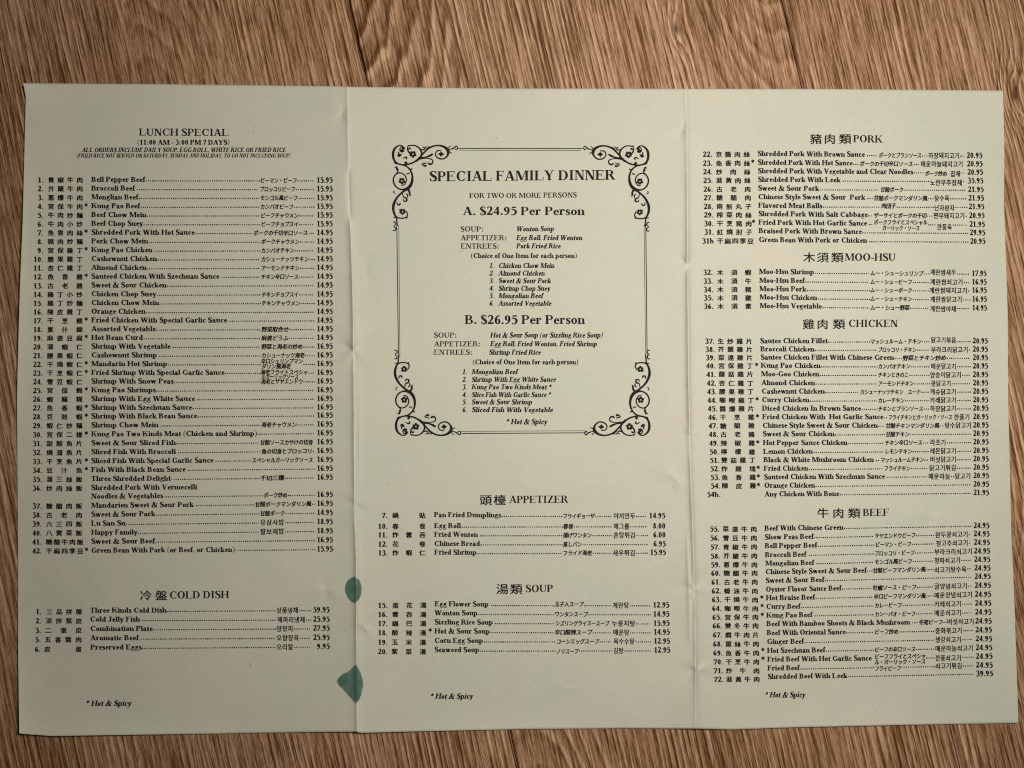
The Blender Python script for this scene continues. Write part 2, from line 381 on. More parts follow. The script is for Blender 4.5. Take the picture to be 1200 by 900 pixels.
# ------------------------------------------------------------------ a bold serif letter set, drawn as strokes
class Glyphs:
    def __init__(s, W, T, xh=465):
        s.W, s.T, s.xh = W, T, xh
        s.g = {}
        s.make()
    # primitives: each returns a list of (verts, quads)
    def rect(s, x0, y0, x1, y1): return [([(x0, y0), (x1, y0), (x1, y1), (x0, y1)], [(0, 1, 2, 3)])]
    def D(s, x0, y0, x1, y1, w): h = w / 2; return [([(x0 - h, y0), (x0 + h, y0), (x1 + h, y1), (x1 - h, y1)], [(0, 1, 2, 3)])]
    def O(s, cx, cy, rx, ry, wx, wy, a0=0, a1=360, n=22):
        n = max(6, int(abs(a1 - a0) / 360 * n)); v = []; q = []
        for i in range(n + 1):
            a = R(a0 + (a1 - a0) * i / n); c, d = math.cos(a), math.sin(a)
            v += [(cx + rx * c, cy + ry * d), (cx + (rx - wx) * c, cy + (ry - wy) * d)]
            if i: q.append((2 * i - 2, 2 * i, 2 * i + 1, 2 * i - 1))
        return [(v, q)]
    def P(s, pts, smooth=True):
        pts = np.array(pts, float)
        if smooth and len(pts) > 2:
            out = []
            ext = np.vstack([2 * pts[0] - pts[1], pts, 2 * pts[-1] - pts[-2]])
            for i in range(1, len(ext) - 2):
                p0, p1, p2, p3 = ext[i - 1:i + 3]
                for t in np.arange(0, 1, 0.25):
                    out.append(0.5 * ((2 * p1) + (-p0 + p2) * t + (2 * p0 - 5 * p1 + 4 * p2 - p3) * t * t + (-p0 + 3 * p1 - 3 * p2 + p3) * t ** 3))
            out.append(pts[-1]); pts = np.array(out)
        d = np.gradient(pts[:, :2], axis=0); d /= np.maximum(np.hypot(d[:, 0], d[:, 1]), 1e-6)[:, None]
        nn = np.stack([-d[:, 1], d[:, 0]], 1) * pts[:, 2:3] / 2
        v = []; q = []
        for i in range(len(pts)):
            v += [tuple(pts[i, :2] + nn[i]), tuple(pts[i, :2] - nn[i])]
            if i: q.append((2 * i - 2, 2 * i, 2 * i + 1, 2 * i - 1))
        return [(v, q)]
    def dot(s, x, y, r): return s.O(x, y, r, r, r, r, n=12)
    def stem(s, xc, y0=0, y1=700, bl=1, br=1, tl=1, tr=1, w=None, e=62):
        w = w or s.W; T = s.T; h = w / 2
        o = s.rect(xc - h, y0, xc + h, y1)
        if bl or br: o += s.rect(xc - h - e * bl, y0, xc + h + e * br, y0 + T)
        if tl or tr: o += s.rect(xc - h - e * tl, y1 - T, xc + h + e * tr, y1)
        return o
    def ser(s, xc, y, w, top=False):
        return s.rect(xc - w / 2, y - (s.T if top else 0), xc + w / 2, y + (0 if top else s.T))
    def add(s, ch, adv, *parts):
        v = []; q = []
        for p in parts:
            for (pv, pq) in p:
                b = len(v); v += pv; q += [tuple(b + i for i in f) for f in pq]
        s.g[ch] = (adv, np.array(v, float).reshape(-1, 2), q)
    def make(s):
        W, T = s.W, s.T; a = s.add; st, D, O, P, rect, ser, dot = s.stem, s.D, s.O, s.P, s.rect, s.ser, s.dot
        hl = T + 8
        a(' ', 250)
        a('A', 722, D(100, 0, 340, 700, hl), D(590, 0, 350, 700, W * 1.1), rect(180, 200, 480, 200 + T), ser(105, 0, 200), ser(590, 0, 260))
        a('B', 667, st(150, br=0, tr=0), rect(150, 700 - T, 330, 700), rect(150, 340, 340, 340 + T), rect(150, 0, 340, T), O(320, 522, 235, 178, W, T, -90, 90), O(330, 190, 290, 190, W, T, -90, 90))
        a('C', 722, O(400, 350, 350, 362, W * 1.08, T, 42, 318), rect(620, 440, 660, 690), P([(600, 590, 60), (640, 500, 40), (655, 440, 30)]), P([(655, 125, 40), (672, 205, 36)], 0))
        a('D', 722, st(150, br=0, tr=0), rect(150, 700 - T, 340, 700), rect(150, 0, 340, T), O(330, 350, 345, 350, W * 1.05, T, -90, 90))
        a('E', 667, st(150, br=0, tr=0), rect(150, 700 - T, 590, 700), rect(150, 0, 610, T), rect(150, 340, 430, 340 + T), D(585, 700, 570, 540, 40), D(605, 0, 625, 180, 40), rect(415, 255, 455, 470))
        a('F', 611, st(150, br=1, tr=0), rect(150, 700 - T, 565, 700), rect(150, 340, 420, 340 + T), D(565, 700, 550, 530, 40), rect(405, 250, 445, 475))
        a('G', 778, O(400, 350, 350, 362, W * 1.08, T, 42, 312), st(625, 30, 320, 0, 0, 1, 1, W * 0.95), rect(620, 450, 660, 690), P([(600, 590, 60), (640, 500, 40), (655, 450, 30)]))
        a('H', 778, st(150), st(628), rect(150, 335, 628, 335 + T))
        a('I', 389, st(195))
        a('J', 500, st(310, 150, 700, 0, 0), P([(310, 190, W), (290, 60, W * .8), (190, 10, T), (100, 50, T + 30), (80, 120, 90)]), dot(105, 125, 65))
        a('K', 778, st(150), D(250, 300, 610, 680, hl + 10), D(360, 420, 620, 20, W * 1.1), ser(610, 700, 220, 1), ser(640, 0, 270))
        a('L', 667, st(150, br=0), rect(150, 0, 600, T), D(600, 0, 625, 230, 40))
        a('M', 944, st(130, w=T + 10), st(800), D(190, 700, 460, 40, W * 1.1), D(460, 40, 740, 700, hl), ser(160, 700, 250, 1), rect(740, 700 - T, 900, 700))
        a('N', 722, st(125, w=T + 10), st(600, 0, 700, 0, 0, 1, 1, T + 10), D(175, 700, 590, 0, W * 1.15), ser(140, 700, 220, 1))
        a('O', 778, O(389, 350, 350, 362, W * 1.12, T))
        a('P', 611, st(150, tr=0), rect(150, 700 - T, 340, 700), rect(150, 310, 340, 310 + T), O(325, 505, 260, 195, W, T, -90, 90))
        a('Q', 778, O(389, 350, 350, 362, W * 1.12, T), P([(330, 40, T), (470, 10, 100), (600, -120, 110), (720, -150, 40)]))
        a('R', 722, st(150, tr=0), rect(150, 700 - T, 340, 700), rect(150, 330, 340, 330 + T), O(325, 515, 250, 185, W, T, -90, 90), D(390, 350, 610, 0, W * 1.08), rect(530, 0, 720, T))
        S = [(465, 560, T), (400, 660, T + 12), (270, 688, T + 14), (130, 620, W * .75), (110, 520, W * .95), (230, 400, W * 1.12), (390, 300, W * 1.15), (470, 190, W), (430, 70, W * .8), (290, 12, T + 12), (150, 45, T + 10), (75, 170, T)]
        a('S', 556, P(S), rect(452, 480, 492, 705), rect(50, -5, 90, 215))
        a('T', 667, st(333, tl=0, tr=0, e=80), rect(45, 700 - T, 622, 700), D(55, 700, 45, 520, 42), D(612, 700, 622, 520, 42))
        a('U', 722, st(150, 200, 700, 0, 0), st(590, 200, 700, 0, 0, w=T + 12), O(370, 225, 295, 237, W, T + 8, 180, 285), O(370, 225, 226, 237, T + 14, T + 8, 270, 360))
        a('V', 722, D(150, 700, 385, 0, W * 1.12), D(385, 0, 590, 700, hl), ser(150, 700, 260, 1), ser(600, 700, 200, 1))
        a('W', 1000, D(125, 700, 320, 0, W * 1.08), D(320, 0, 480, 640, hl), D(480, 700, 690, 0, W * 1.08), D(690, 0, 870, 700, hl), ser(130, 700, 250, 1), ser(480, 700, 240, 1), ser(880, 700, 190, 1))
        a('X', 722, D(150, 700, 580, 0, W * 1.12), D(130, 0, 560, 700, hl), ser(150, 700, 250, 1), ser(570, 700, 200, 1), ser(140, 0, 200), ser(590, 0, 260))
        a('Y', 722, st(365, 0, 320, 1, 1, 0, 0), D(140, 700, 365, 290, W * 1.1), D(385, 300, 590, 700, hl), ser(145, 700, 250, 1), ser(600, 700, 190, 1))
        a('Z', 667, D(120, 0, 520, 700, W * 1.15), rect(60, 0, 610, T), rect(70, 700 - T, 600, 700), D(85, 700, 75, 520, 40), D(600, 0, 620, 190, 40))
        # lower case
        xh = s.xh; w = W * .98
        bowl = lambda cx, rx=210, cy=228: O(cx, cy, rx, 240, w, T)
        a('a', 500, st(330, 60, 330, 0, 0, 0, 0, w), O(250, 320, 80 + w / 2, 150, w, T, 0, 110), P([(250, 452, T), (140, 440, T + 14), (90, 370, 90)]), dot(105, 360, 62), P([(330, 290, T), (220, 250, T + 26), (120, 190, w * .8), (105, 110, w * .9), (150, 30, w * .6), (240, 20, T + 20), (330, 80, T)]), P([(330, 80, w * .8), (370, 15, w * .5), (430, 15, T), (470, 45, T - 10)]))
        a('b', 556, st(130, 0, 700, 0, 0, 1, 0, w), O(300, 228, 225, 240, w, T, -100, 130), P([(130, 380, T), (200, 440, T), (260, 462, T)]), rect(90, 0, 220, T))
        a('c', 444, O(250, 228, 215, 240, w, T, 55, 310), dot(345, 355, 68), P([(360, 400, T + 10), (300, 450, T), (250, 462, T)]), P([(350, 60, T), (405, 120, T - 8)], 0))
        a('d', 556, st(400, 0, 700, 0, 1, 1, 0, w), O(260, 228, 225, 240, w, T, 45, 280), P([(280, 5, T), (340, 30, T), (400, 90, T)]))
        a('e', 444, O(240, 228, 208, 240, w, T, 0, 320), rect(90, 235, 430, 235 + T), P([(370, 75, T), (415, 130, T - 8)], 0))
        a('f', 333, st(150, 0, 600, 1, 1, 0, 0, w), P([(150, 560, w), (170, 650, w * .7), (240, 690, T + 8), (310, 660, T + 18)]), dot(305, 630, 62), rect(30, xh - T, 290, xh))
        a('g', 500, O(230, 310, 180, 158, w * .9, T), P([(330, 420, T), (400, 455, T + 10), (470, 440, T + 20)]), P([(150, 180, T), (95, 120, T + 40), (170, 75, 100), (340, 60, 110), (430, -10, 100), (400, -130, 70), (240, -175, T), (90, -140, 60), (60, -60, 66), (130, 20, T)]))
        a('h', 556, st(130, 0, 700, 1, 1, 1, 0, w), st(420, 0, 330, 1, 1, 0, 0, w), O(420 + w / 2 - 190, 300, 190, 165, w, T + 8, 0, 110), P([(130, 350, T), (200, 430, T), (240, 458, T + 8)]))
        a('i', 278, st(140, 0, xh, 1, 1, 1, 0, w), dot(140, 610, 88))
        a('j', 333, st(180, 0, xh, 0, 0, 1, 0, w), P([(180, 40, w), (170, -120, w * .8), (90, -180, T + 10), (20, -130, T + 30)]), dot(180, 610, 88))
        a('k', 556, st(130, 0, 700, 1, 1, 1, 0, w), D(190, 200, 420, 450, hl), D(290, 290, 440, 20, w * 1.1), ser(420, xh, 190, 1), ser(440, 0, 220))
        a('l', 278, st(140, 0, 700, 1, 1, 1, 0, w))
        arch = lambda x: st(x, 0, 330, 1, 1, 0, 0, w) + O(x + w / 2 - 185, 300, 185, 165, w, T + 8, 0, 110)
        a('m', 833, st(130, 0, xh, 1, 1, 1, 0, w), arch(415), arch(700), P([(130, 350, T), (200, 430, T), (240, 458, T + 8)]), P([(430, 350, T), (490, 430, T), (530, 458, T + 8)]))
        a('n', 556, st(130, 0, xh, 1, 1, 1, 0, w), arch(420), P([(130, 350, T), (200, 430, T), (240, 458, T + 8)]))
        a('o', 500, O(250, 230, 222, 242, w, T))
        a('p', 556, st(130, -205, xh, 1, 1, 1, 0, w), O(300, 230, 225, 240, w, T, -130, 120), P([(130, 370, T), (200, 440, T), (240, 462, T)]))
        a('q', 556, st(400, -205, xh, 1, 1, 0, 0, w), O(260, 230, 225, 240, w, T, 40, 320))
        a('r', 444, st(140, 0, xh, 1, 1, 1, 0, w), P([(150, 320, T), (220, 420, T + 14), (300, 452, T + 26), (370, 420, T + 30)]), dot(355, 385, 68))
        a('s', 389, P([(320, 350, T), (270, 440, T + 6), (170, 450, T + 14), (95, 390, w * .75), (130, 300, w * .9), (240, 220, w * .95), (315, 130, w * .85), (260, 30, T + 26), (150, 16, T + 10), (65, 120, T)]), rect(305, 320, 338, 470), rect(42, -5, 75, 160))
        a('t', 333, P([(150, 620, 20), (150, 480, w), (150, 140, w), (175, 40, w * .8), (240, 18, T + 10), (310, 80, T - 8)]), rect(30, xh - T, 300, xh), P([(30, xh - T, 10), (110, 540, 40), (150, 620, 30)]))
        a('u', 556, st(130, 130, xh, 0, 0, 1, 0, w), st(410, 0, xh, 0, 1, 1, 0, w), O(130 - w / 2 + 190, 165, 190, 172, w, T + 10, 180, 285), P([(340, 20, T), (380, 60, T), (410, 110, T)]))
        a('v', 500, D(105, xh, 270, 0, w * 1.1), D(270, 0, 410, xh, hl), ser(110, xh, 200, 1), ser(415, xh, 150, 1))
        a('w', 722, D(100, xh, 240, 0, w * 1.05), D(240, 0, 345, 430, hl), D(350, xh, 500, 0, w * 1.05), D(500, 0, 625, xh, hl), ser(105, xh, 195, 1), ser(350, xh, 170, 1), ser(630, xh, 150, 1))
        a('x', 500, D(115, xh, 385, 0, w * 1.1), D(90, 0, 390, xh, hl), ser(115, xh, 195, 1), ser(395, xh, 150, 1), ser(95, 0, 150), ser(390, 0, 200))
        a('y', 500, D(105, xh, 275, 0, w * 1.1), P([(415, xh, hl), (275, 30, hl + 8), (210, -140, T + 20), (110, -180, T + 30)], 0), dot(110, -140, 60), ser(110, xh, 200, 1), ser(415, xh, 150, 1))
        a('z', 444, D(95, 0, 335, xh, w * 1.1), rect(45, 0, 400, T), rect(50, xh - T, 395, xh), rect(50, 330, 85, xh), rect(370, 0, 405, 140))
        # figures
        a('0', 500, O(250, 345, 215, 357, W * .95, T))
        a('1', 500, st(265, 0, 700, 1, 1, 0, 0), P([(90, 570, T), (180, 620, T + 10), (265, 690, T + 20)]), rect(120, 0, 410, T))
        a('2', 500, P([(85, 540, 80), (130, 650, T + 34), (240, 688, T + 14), (350, 630, W * .85), (375, 510, W), (320, 370, W * .8), (190, 190, T + 40), (70, 60, T + 24)]), rect(45, 0, 450, T + 85), P([(430, 60, T), (465, 180, T)], 0))
        a('3', 500, P([(80, 570, 70), (140, 670, T + 26), (240, 690, T + 14), (345, 620, W * .85), (350, 500, W * .8), (280, 400, T + 20), (180, 370, T)]), P([(200, 375, T), (320, 350, W * .7), (400, 240, W), (360, 90, W * .85), (240, 10, T + 20), (130, 20, T + 40), (70, 80, 90)]))
        a('4', 500, rect(300 - W * .3, 0, 300 + W * .7, 700), D(50, 200, 320, 690, T + 14), rect(30, 160, 470, 160 + T + 45))
        a('5', 500, rect(110, 590, 430, 700), D(120, 390, 140, 690, T), P([(120, 400, T), (260, 450, W * .7), (390, 330, W), (390, 180, W), (290, 30, W * .6), (160, 15, T + 26), (70, 70, 90)]))
        a('6', 500, P([(430, 670, T), (280, 630, T + 40), (140, 460, W * .8), (105, 270, W * .9)]), O(260, 210, 212, 220, W, T))
        a('7', 500, rect(50, 590, 460, 700), D(180, 0, 430, 640, W * .9), D(60, 700, 45, 500, T))
        a('8', 500, O(250, 520, 178, 178, W * .85, T), O(250, 185, 215, 195, W * .95, T), P([(140, 440, 40), (250, 370, W * .9), (380, 270, 60)]))
        a('9', 500, P([(70, 20, T), (220, 60, T + 40), (360, 230, W * .8), (395, 420, W * .9)]), O(240, 480, 212, 220, W, T))
        a('.', 250, dot(125, 70, 82)); a(',', 250, dot(125, 75, 80), P([(165, 60, 70), (160, -60, 50), (90, -140, 20)]))
        a(':', 333, dot(166, 75, 82), dot(166, 390, 82)); a('-', 333, rect(45, 190, 290, 190 + T + 45))
        a('(', 333, P([(290, 770, 20), (140, 600, 75), (85, 300, 120), (140, 0, 75), (290, -170, 20)])); a(')', 333, P([(45, 770, 20), (195, 600, 75), (250, 300, 120), (195, 0, 75), (45, -170, 20)]))
        a('*', 500, *[P([(250 - 190 * math.cos(R(t)), 520 - 190 * math.sin(R(t)), 110), (250 + 190 * math.cos(R(t)), 520 + 190 * math.sin(R(t)), 110)], 0) for t in (30, 90, 150)], dot(250, 520, 110))
        a('$', 500, P([(x * .88 + 10, y, ww * .95) for (x, y, ww) in S]), rect(395, 500, 435, 660), rect(55, 40, 95, 200), rect(232, -90, 270, 790))
        a('&', 833, P([(700, 440, T), (640, 250, T + 20), (520, 80, T + 20), (340, 10, 80), (160, 40, W * .9), (110, 170, W), (200, 320, W * .7), (370, 440, T + 40), (430, 560, 90), (370, 670, T + 20), (280, 650, W * .7), (260, 530, W * .9), (370, 330, W * 1.05), (560, 110, W * 1.05), (690, 20, T + 60), (790, 70, T)]), rect(570, 430, 800, 430 + T))

BOLD, MEDIUM, BODY = Glyphs(160, 56), Glyphs(150, 64), Glyphs(196, 92, 485)

# characters of the Chinese, Japanese and Korean lettering come from the built-in type
_cjk = {}
_cv = bpy.data.curves.new('lettering', 'FONT'); _cv.dimensions = '2D'; _cv.fill_mode = 'FRONT'; _cv.resolution_u = 2
_co = bpy.data.objects.new('lettering', _cv); col.objects.link(_co)
def cjk_glyph(ch):
    if ch not in _cjk:
        _cv.body = ch
        dg = bpy.context.evaluated_depsgraph_get(); dg.update()
        me = bpy.data.meshes.new_from_object(_co.evaluated_get(dg))
        v = np.array([p.co[:2] for p in me.vertices], float).reshape(-1, 2)
        f = [tuple(p.vertices) for p in me.polygons]
        bpy.data.meshes.remove(me)
        _cjk[ch] = (v, f)
    return _cjk[ch]

class Print:
    """collects flat print in photo measure, then lays it on the paper as ONE mesh"""
    def __init__(s): s.v = []; s.f = []; s.n = 0
    def raw(s, v, f):
        v = np.asarray(v, float)
        s.v.append(v); s.f += [tuple(s.n + i for i in q) for q in f]; s.n += len(v)
    def text(s, t, x0, x1, yb0, cap, yb1=None, font=None, slant=0.0, em=None):
        """Roman text from x0 to x1 on a baseline yb0 -> yb1; with em instead of x1 natural width"""
        font = font or (BODY if cap < 8 else BOLD)
        yb1 = yb0 if yb1 is None else yb1
        adv = sum(font.g[c][0] for c in t)
        sx = (x1 - x0) / (adv - 40) if x1 is not None else em / 1000
        sy = cap / 700
        L = max(adv * sx, 1e-6)
        k = (yb1 - yb0) / L
        x = x0 - 20 * sx
        for c in t:
            a, v, q = font.g[c]
            if len(v):
                j = rj.uniform(-.12, .12)
                X = x + (v[:, 0] + slant * v[:, 1]) * sx
                s.raw(np.stack([X, yb0 + k * (X - x0) - v[:, 1] * sy + j], 1), q)
            x += a * sx
        return x
    def cjk(s, ch, cx, cy, wd, ht, bold=0.035, slant=0.0):
        v, f = cjk_glyph(ch)
        if not len(v): return
        offs = [(0, 0)] if not bold else [(-bold, -bold * .5), (bold, -bold * .5), (0, bold * .8)]
        for ox, oy in offs:
            yy = (v[:, 1] + oy - .38)
            s.raw(np.stack([cx + (v[:, 0] + ox - .5 + slant * yy) * wd, cy - yy * ht], 1), f)
    def run(s, t, x0, x1, y0, ht, y1=None, bold=0.03, slant=0.0):
        y1 = y0 if y1 is None else y1
        n = len(t); pitch = (x1 - x0) / n
        for i, c in enumerate(t):
            if c == ' ': continue
            wd = pitch if c not in 'ー・' else pitch
            s.cjk(c, x0 + (i + .5) * pitch, y0 + (y1 - y0) * (i + .5) / n + rj.uniform(-.2, .2), min(wd * 1.04, ht * 1.5), ht, bold, slant)
    def dots(s, x0, x1, y0, y1, pitch=2.5, r=.74):
        n = int((x1 - x0) / pitch)
        for i in range(n + 1):
            x = x0 + i * pitch; y = y0 + (y1 - y0) * i / max(n, 1)
            rr = r * rj.uniform(.82, 1.12)
            s.raw([(x - rr, y - rr * .5), (x - rr * .5, y - rr), (x + rr * .5, y - rr), (x + rr, y - rr * .5), (x + rr, y + rr * .5), (x + rr * .5, y + rr), (x - rr * .5, y + rr), (x - rr, y + rr * .5)], [(0, 1, 2, 3, 4, 5, 6, 7)])
    def stroke(s, pts, closed=False):
        for v, q in BOLD.P(pts): s.raw(v, q)
    def build(s, name, parent=menu, mat=None, lift=0.00007):
        P = np.concatenate(s.v)
        return mesh_obj(name, on_sheet(P, lift), s.f, mat or INK, parent)
rj = random.Random(4)

# ------------------------------------------------------------------ the lists of dishes
# number | ideograms | * if hot | dish | x where it ends | other languages: text,x0,x1(,dy) ; ... | price
LUNCH = """1.|青椒牛肉||Bell Pepper Beef|170|ビーマン・ビーフ,305,348|15.95
2.|芥蘭牛肉||Broccoli Beef|158|ブロッコリビーフ,304.5,346|15.95
3.|蔥爆牛肉||Monglian Beef|162|モンゴル風ビーフ,305,349|15.95
4.|宮保牛肉|*|Kung Pao Beef|164|カンパオビーフ,305,344|15.95
5.|牛肉炒麵||Beef Chow Mein|171.5|ビーフチャウメン,305.5,350|15.95
6.|牛肉小炒||Beef Chop Suey|167.5|ビーフチョプスイ,306,350|15.95
7.|魚香肉絲|*|Shredded Pork With Hot Sauce|228|ポークの千切辛口ソース,297,361|14.95
8.|豬肉炒麵||Pork Chow Mein|173.5|ポークチャウメン,306,351|14.95
9.|宮保雞丁|*|Kung Pao Chicken|178.5|カンパオチキン,306,345|14.95
10.|腰果雞丁||Cashewnut Chicken|184|カシューナッツチキン,306,362|14.95
11.|杏仁雞丁||Almond Chicken|171.5|アーモンドチキン,306,351|14.95
12.|魚香雞|*|Sauteed Chicken With Szechuan Sauce|257|チキン辛口ソース,306,350|14.95
13.|古老雞||Sweet & Sour Chicken|195||14.95
14.|雞丁小炒||Chicken Chop Suey|183|チキンチョプスイ,306.5,350|14.95
15.|雞丁炒麵||Chicken Chow Mein|186.5|チキンチャウメン,306.5,352|14.95
16.|陳皮雞丁||Orange Chicken|170.5||14.95
17.|干烹雞|*|Fried Chicken With Special Garlic Sauce|266||14.95
18.|素什錦||Assorted Vegetable|182.5|野菜取合せ,306.5,338.5|14.95
19.|麻婆豆腐|*|Hot Bean Curd|167.5|麻婆どうふ,306.5,338|14.95
20.|溜蝦仁||Shrimp With Vegetable|200|野菜と海老の炒め,306.5,355|16.95
21.|腰果蝦仁||Cashewnut Shrimp|184|カシューナッツ海老,306.5,357|16.95
22.|干燒蝦仁|*|Mandarin Hot Shrimp|196|辛口シェリンプマン,306,355,-3.3;ダリン風海老,306.5,341,2.6|16.95
23.|干烹蝦仁|*|Fried Shrimp With Special Garlic Sauce|263|海老フライトスペシャ,305.5,361,-.7;ルガーリックソース,306.5,350,4.6|16.95
24.|雪豆蝦仁||Shrimp With Snow Peas|203.5|海老とサヤエンドウ,306,355|16.95
25.|宮保蝦|*|Kung Pao Shrimps|182.5||16.95
26.|蝦龍糊||Shrimp With Egg White Sauce|228.5||16.95
27.|魚香蝦|*|Shrimp With Szechuan Sauce|225||16.95
28.|豆豉蝦|*|Shrimp With Black Bean Sauce|231||16.95
29.|蝦仁炒麵||Shrimp Chow Mein|185.5|海老チャウメン,306.5,348|16.95
30.|宮保二樣|*|Kung Pao Two Kinds Meat (Chicken and Shrimp)|301||16.95
31.|甜酸魚片||Sweet & Sour Sliced Fish|206|甘酸ソースカサけの切身,305,367|16.95
32.|燒溜魚片||Sliced Fish With Broccoli|206|魚の切身とブロッコリ,306.5,366|16.95
33.|干烹魚片|*|Sliced Fish With Special Garlic Sauce|250|スペシャルガーリックソース,295,367|16.95
34.|豆汁魚|*|Fish With Black Bean Sauce|217.5||16.95
35.|溜三絲飯||Three Shredded Delight|200|千切三種,305,333|16.95
36.|炒肉絲飯||Shredded Pork With Vermecelli|231||
|||Noodles & Vegetables|191|ポーク炒め,309,337|16.95
37.|糖醋肉飯||Mandarien Sweet & Sour Pork|227|甘酸ポークマンダリン風,299,365|16.95
38.|古老肉||Sweet & Sour Pork|182|甘酸ポーク,305,334|14.95
39.|六三四飯||Lu San Su|147|유삼사밥,305,333.5|18.95
40.|八寶菜飯||Happy Family|161|팔보채밥,305,333.5|18.95
41.|糖醋牛肉飯||Sweet & Sour Beef|181.5||16.95
42.|干扁四季豆|*|Green Bean With Pork (or Beef, or Chicken)|275||15.95"""
COLD = """1.|三品拼盤||Three Kinds Cold Dish|195|상품냉채,324,350|59.95
2.|涼拌蜇皮||Cold Jelly Fish|164|해파리냉채,325,358|25.95
3.|二張皮||Combination Plate|179|양장피,324,344|27.95
5.|五香醬肉||Aromatic Beef|162.5|오향장육,324,351|25.95
6.|皮蛋||Preserved Eggs|166|오리알,324,344|9.95"""
APPETIZER = """7.|鍋貼||Pan Fried Dumplings|587|フライギョーザ,659.5,697;야끼만두,719,745|14.95
10.|春卷||Egg Roll|540|春巻,660,672;에그롤,719,738|8.00
11.|炸雲吞||Fried Wonton|560|揚げワンタン,660,693.5;혼탕튀김,719,745|6.00
12.|花卷||Chinese Bread|562.5|蒸しパン,660,682|6.95
13.|炸蝦仁||Fried Shrimp|558.5|フライド海老,659.5,694;새우튀김,718,745|15.95"""
SOUP = """15.|蛋花湯||Egg Flower Soup|572.5|玉子入スープ,650,684,-1.2;계란탕,718,737.5|12.95
16.|雲吞湯||Wonton Soup|559.5|ワンタンスープ,650,689|14.95
17.|鍋巴湯||Sizzling Rice Soup|577.5|シズリングライスースープ,651,714;누룽지탕,717,745|15.95
18.|酸辣湯|*|Hot & Sour Soup|574|辛口酸辣スープ,650,694;매운탕,718.5,738|14.95
19.|玉米湯||Corn Egg Soup|566|コーンエッグスープ,652,702;옥수수탕,719,744|12.95
20.|紫菜湯||Seaweed Soup|561.5|ノリスープ,652,678,1;김탕,719,731|12.95"""
PORK = """22.|京醬肉絲||Shredded Pork With Brown Sauce|1013.5|ポークとブランソース,1030,1080;하장돼지고기,1088,1125|20.95
23.|魚香肉絲|*|Shredded Pork With Hot Sauce|999|ポークの千切辛口ソース,1007.5,1070;매운마늘돼지고기,1079,1129|20.95
24.|炒肉絲||Shredded Pork With Vegetable and Clear Noodles|1070|ポーク炒め,1084,1110,1.5;잡채,1114,1126,1.5|20.95
25.|韮黃肉絲||Shredded Pork With Leek|985|노란부추잡채,1090,1128,1.8|35.95
26.|古老肉||Sweet & Sour Pork|960|甘酸ポーク,1032,1059|21.95
27.|糖醋肉||Chinese Style Sweet & Sour  Pork|1014|甘酸ポークマンダリン風,1024,1087;탕수육,1095,1113|21.95
28.|南煎丸子||Flavored Meat Balls|963.5|肉団子,1033,1050,-1;난자완자,1095,1119,1.2|21.95
29.|榨菜肉絲||Shredded Pork With Salt Cabbage|1017|ザーサイとポークの千切,1024,1086;짠무돼지고기,1094,1131|20.95
30.|干烹豬肉|*|Fried Pork With Hot Garlic Sauce|1016|ポークフライとスペシャル,1024,1087,-2.3;ガーリック・ソース,1034,1078,4.6;깐풍육,1098,1116,3|21.95
31.|紅燒肘子||Braised Pork With Brown Sauce|1010||29.95
31b|干扁四季豆||Green Bean With Pork or Chicken|1016||20.95"""
MOO = """32.|木須蝦||Moo-Hsu Shrimp|954|ムー・シューシュリンプ,1020,1082;계란쌈새우,1090,1121,-1.4|17.95
33.|木須牛||Moo-Hsu Beef|943|ムー・シュービーフ,1020,1069;계란쌈쇠고기,1090,1129|16.95
34.|木須豬||Moo-Hsu Pork|945|ムー・シューポーク,1020,1069;계란쌈돼지고기,1089,1134|16.95
35.|木須雞||Moo-Hsu Chicken|957.5|ムー・シューチキン,1020,1069;계란쌈닭고기,1090,1128|16.95
36.|木須素||Moo-Hsu Vegetable|963|ムー・シュー野菜,1020,1066;계란쌈야채,1090,1121,1|14.95"""
